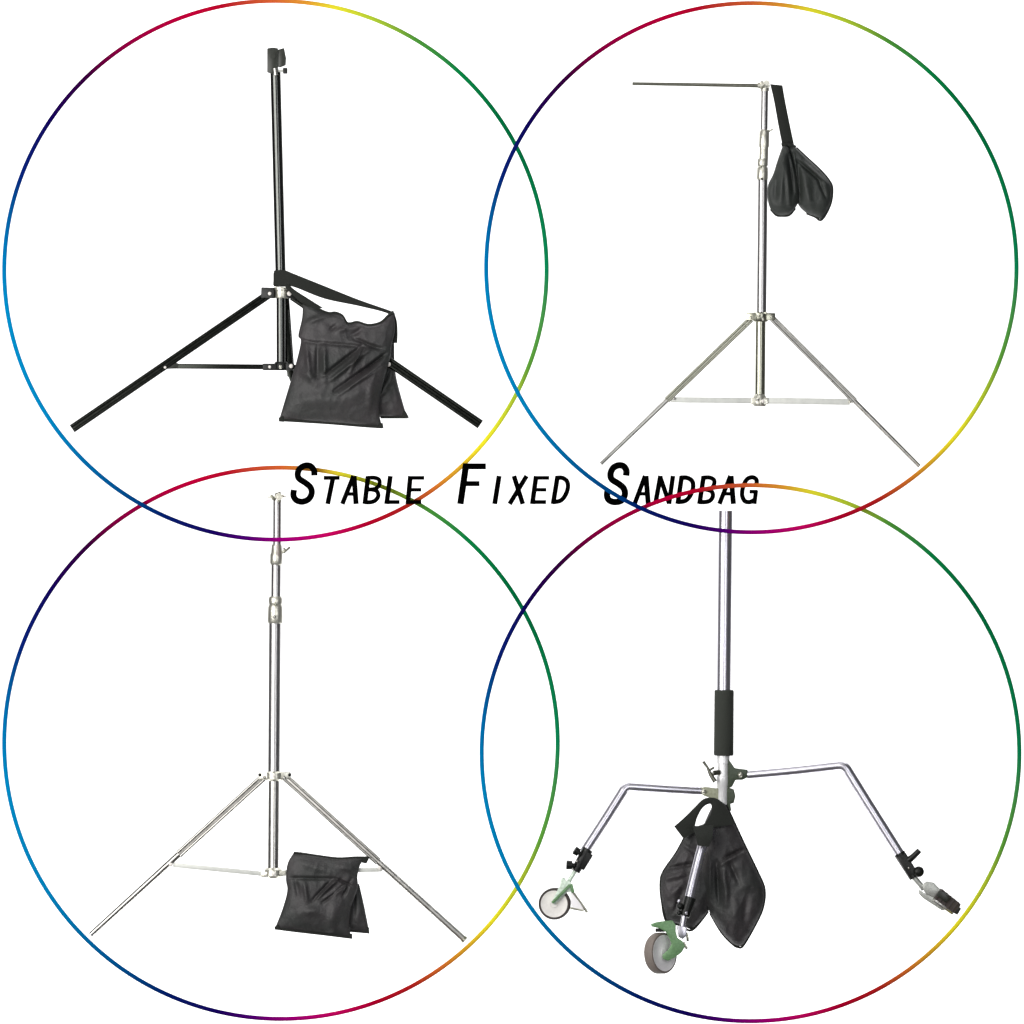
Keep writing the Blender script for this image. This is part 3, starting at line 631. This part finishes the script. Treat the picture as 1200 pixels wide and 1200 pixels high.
bm = bmesh.new(); bar(bm, W(768, 1090, -96), W(779, 1090, -96), 4, 6, 0.6); link('brake_pad', bm, M_BLACKP, fk)
bm = bmesh.new(); bar(bm, W(805, 1093, -92), W(806, 1103, -92), 3, 4, 0.6); bar(bm, W(801, 1104, -94), W(805, 1112, -94), 3, 4, 0.6); link('brake_lever', bm, M_OLIVE, fk)

bg = thing('sandbag', 'black sandbag hanging by a looped handle behind the front leg of the wheeled stand', 'sandbag', W(835, 1105, -30), G_BG)
pouch('left_pouch', [(803, 980), (818, 968), (838, 962)], [(781, 1080), (797, 1084), (811, 1090)],
      [(803, 980), (792, 1000), (777, 1022), (774, 1036), (775.5, 1056), (781, 1080)],
      [(838, 962), (842, 1000), (840, 1040), (830, 1068), (811, 1090)], -30, 14, M_NYLON, bg,
      [(780, 1018, 815, 1012, 2.5, -3.5), (780, 1030, 805, 1024, 3, 3), (785, 1050, 800, 1035, 4, 2.5), (790, 1070, 800, 1045, 3, -2.5), (800, 990, 816, 1000, 3, -2)], N=90, rough=0.7, full=0.65, seed=8)
pouch('right_pouch', [(822, 972), (838, 940), (851, 943)], [(858, 1106), (865, 1109), (871, 1108)],
      [(822, 972), (819, 1000), (823, 1040), (832, 1070), (845, 1092), (858, 1106)],
      [(851, 943), (861, 965), (874, 993), (888, 1022), (896, 1042), (894, 1064), (884, 1086), (871, 1108)], -34, 18, M_NYLON, bg,
      [(850, 1005, 874, 994, 2.2, -4.5), (842, 1015, 868, 1000, 3, 3), (855, 1010, 866, 1035, 3, -3.5), (848, 1015, 852, 1060, 4, 4), (840, 1010, 842, 1060, 2.5, -4),
       (832, 1000, 832, 1050, 3, 3), (868, 1035, 880, 1040, 5, 2), (862, 1050, 860, 1095, 6, 3), (876, 1050, 872, 1085, 4, -2)], N=110, rough=0.7, full=0.65, seed=9)
strap('handle', [(790, 968.5, -44), (803, 957, -46), (815, 945, -48), (825, 936, -49), (837, 935, -49), (846, 940, -50), (854, 952, -50), (861, 966, -50)],
      [(801, 983, -44), (812, 974, -46), (817, 958, -48), (824, 946, -49), (832, 942, -49), (834, 947, -50), (832, 956, -50), (820, 972, -50)], M_WEB, bg, 2)
strap('handle_end', [(790, 968.5, -45), (797, 976, -46), (801, 983, -46)], [(806, 966, -45), (811, 972, -46), (818, 972, -46)], M_WEB, bg, 3)
strap('knot', [(812, 968, -66), (815, 980, -76), (818, 991, -80)], [(836, 967, -66), (835, 980, -76), (831, 992, -80)], M_WEB, bg, 2.5)
bm = bmesh.new()
tube(bm, [W(x, y, -34) for x, y in catmull([(851, 943), (861, 965), (874, 993), (888, 1022), (896, 1042), (894, 1064), (884, 1086), (871, 1108), (865, 1110), (858, 1106), (845, 1092), (832, 1070)], 5)], 1.3, 10)
link('piping', bm, M_WEB, bg)
bm = bmesh.new()
tube(bm, [W(x, y, -30) for x, y in catmull([(803, 980), (792, 1000), (777, 1022), (774, 1036), (775.5, 1056), (781, 1080), (797, 1084), (811, 1090), (830, 1068)], 5)], 1.3, 10)
link('piping', bm, M_WEB, bg)
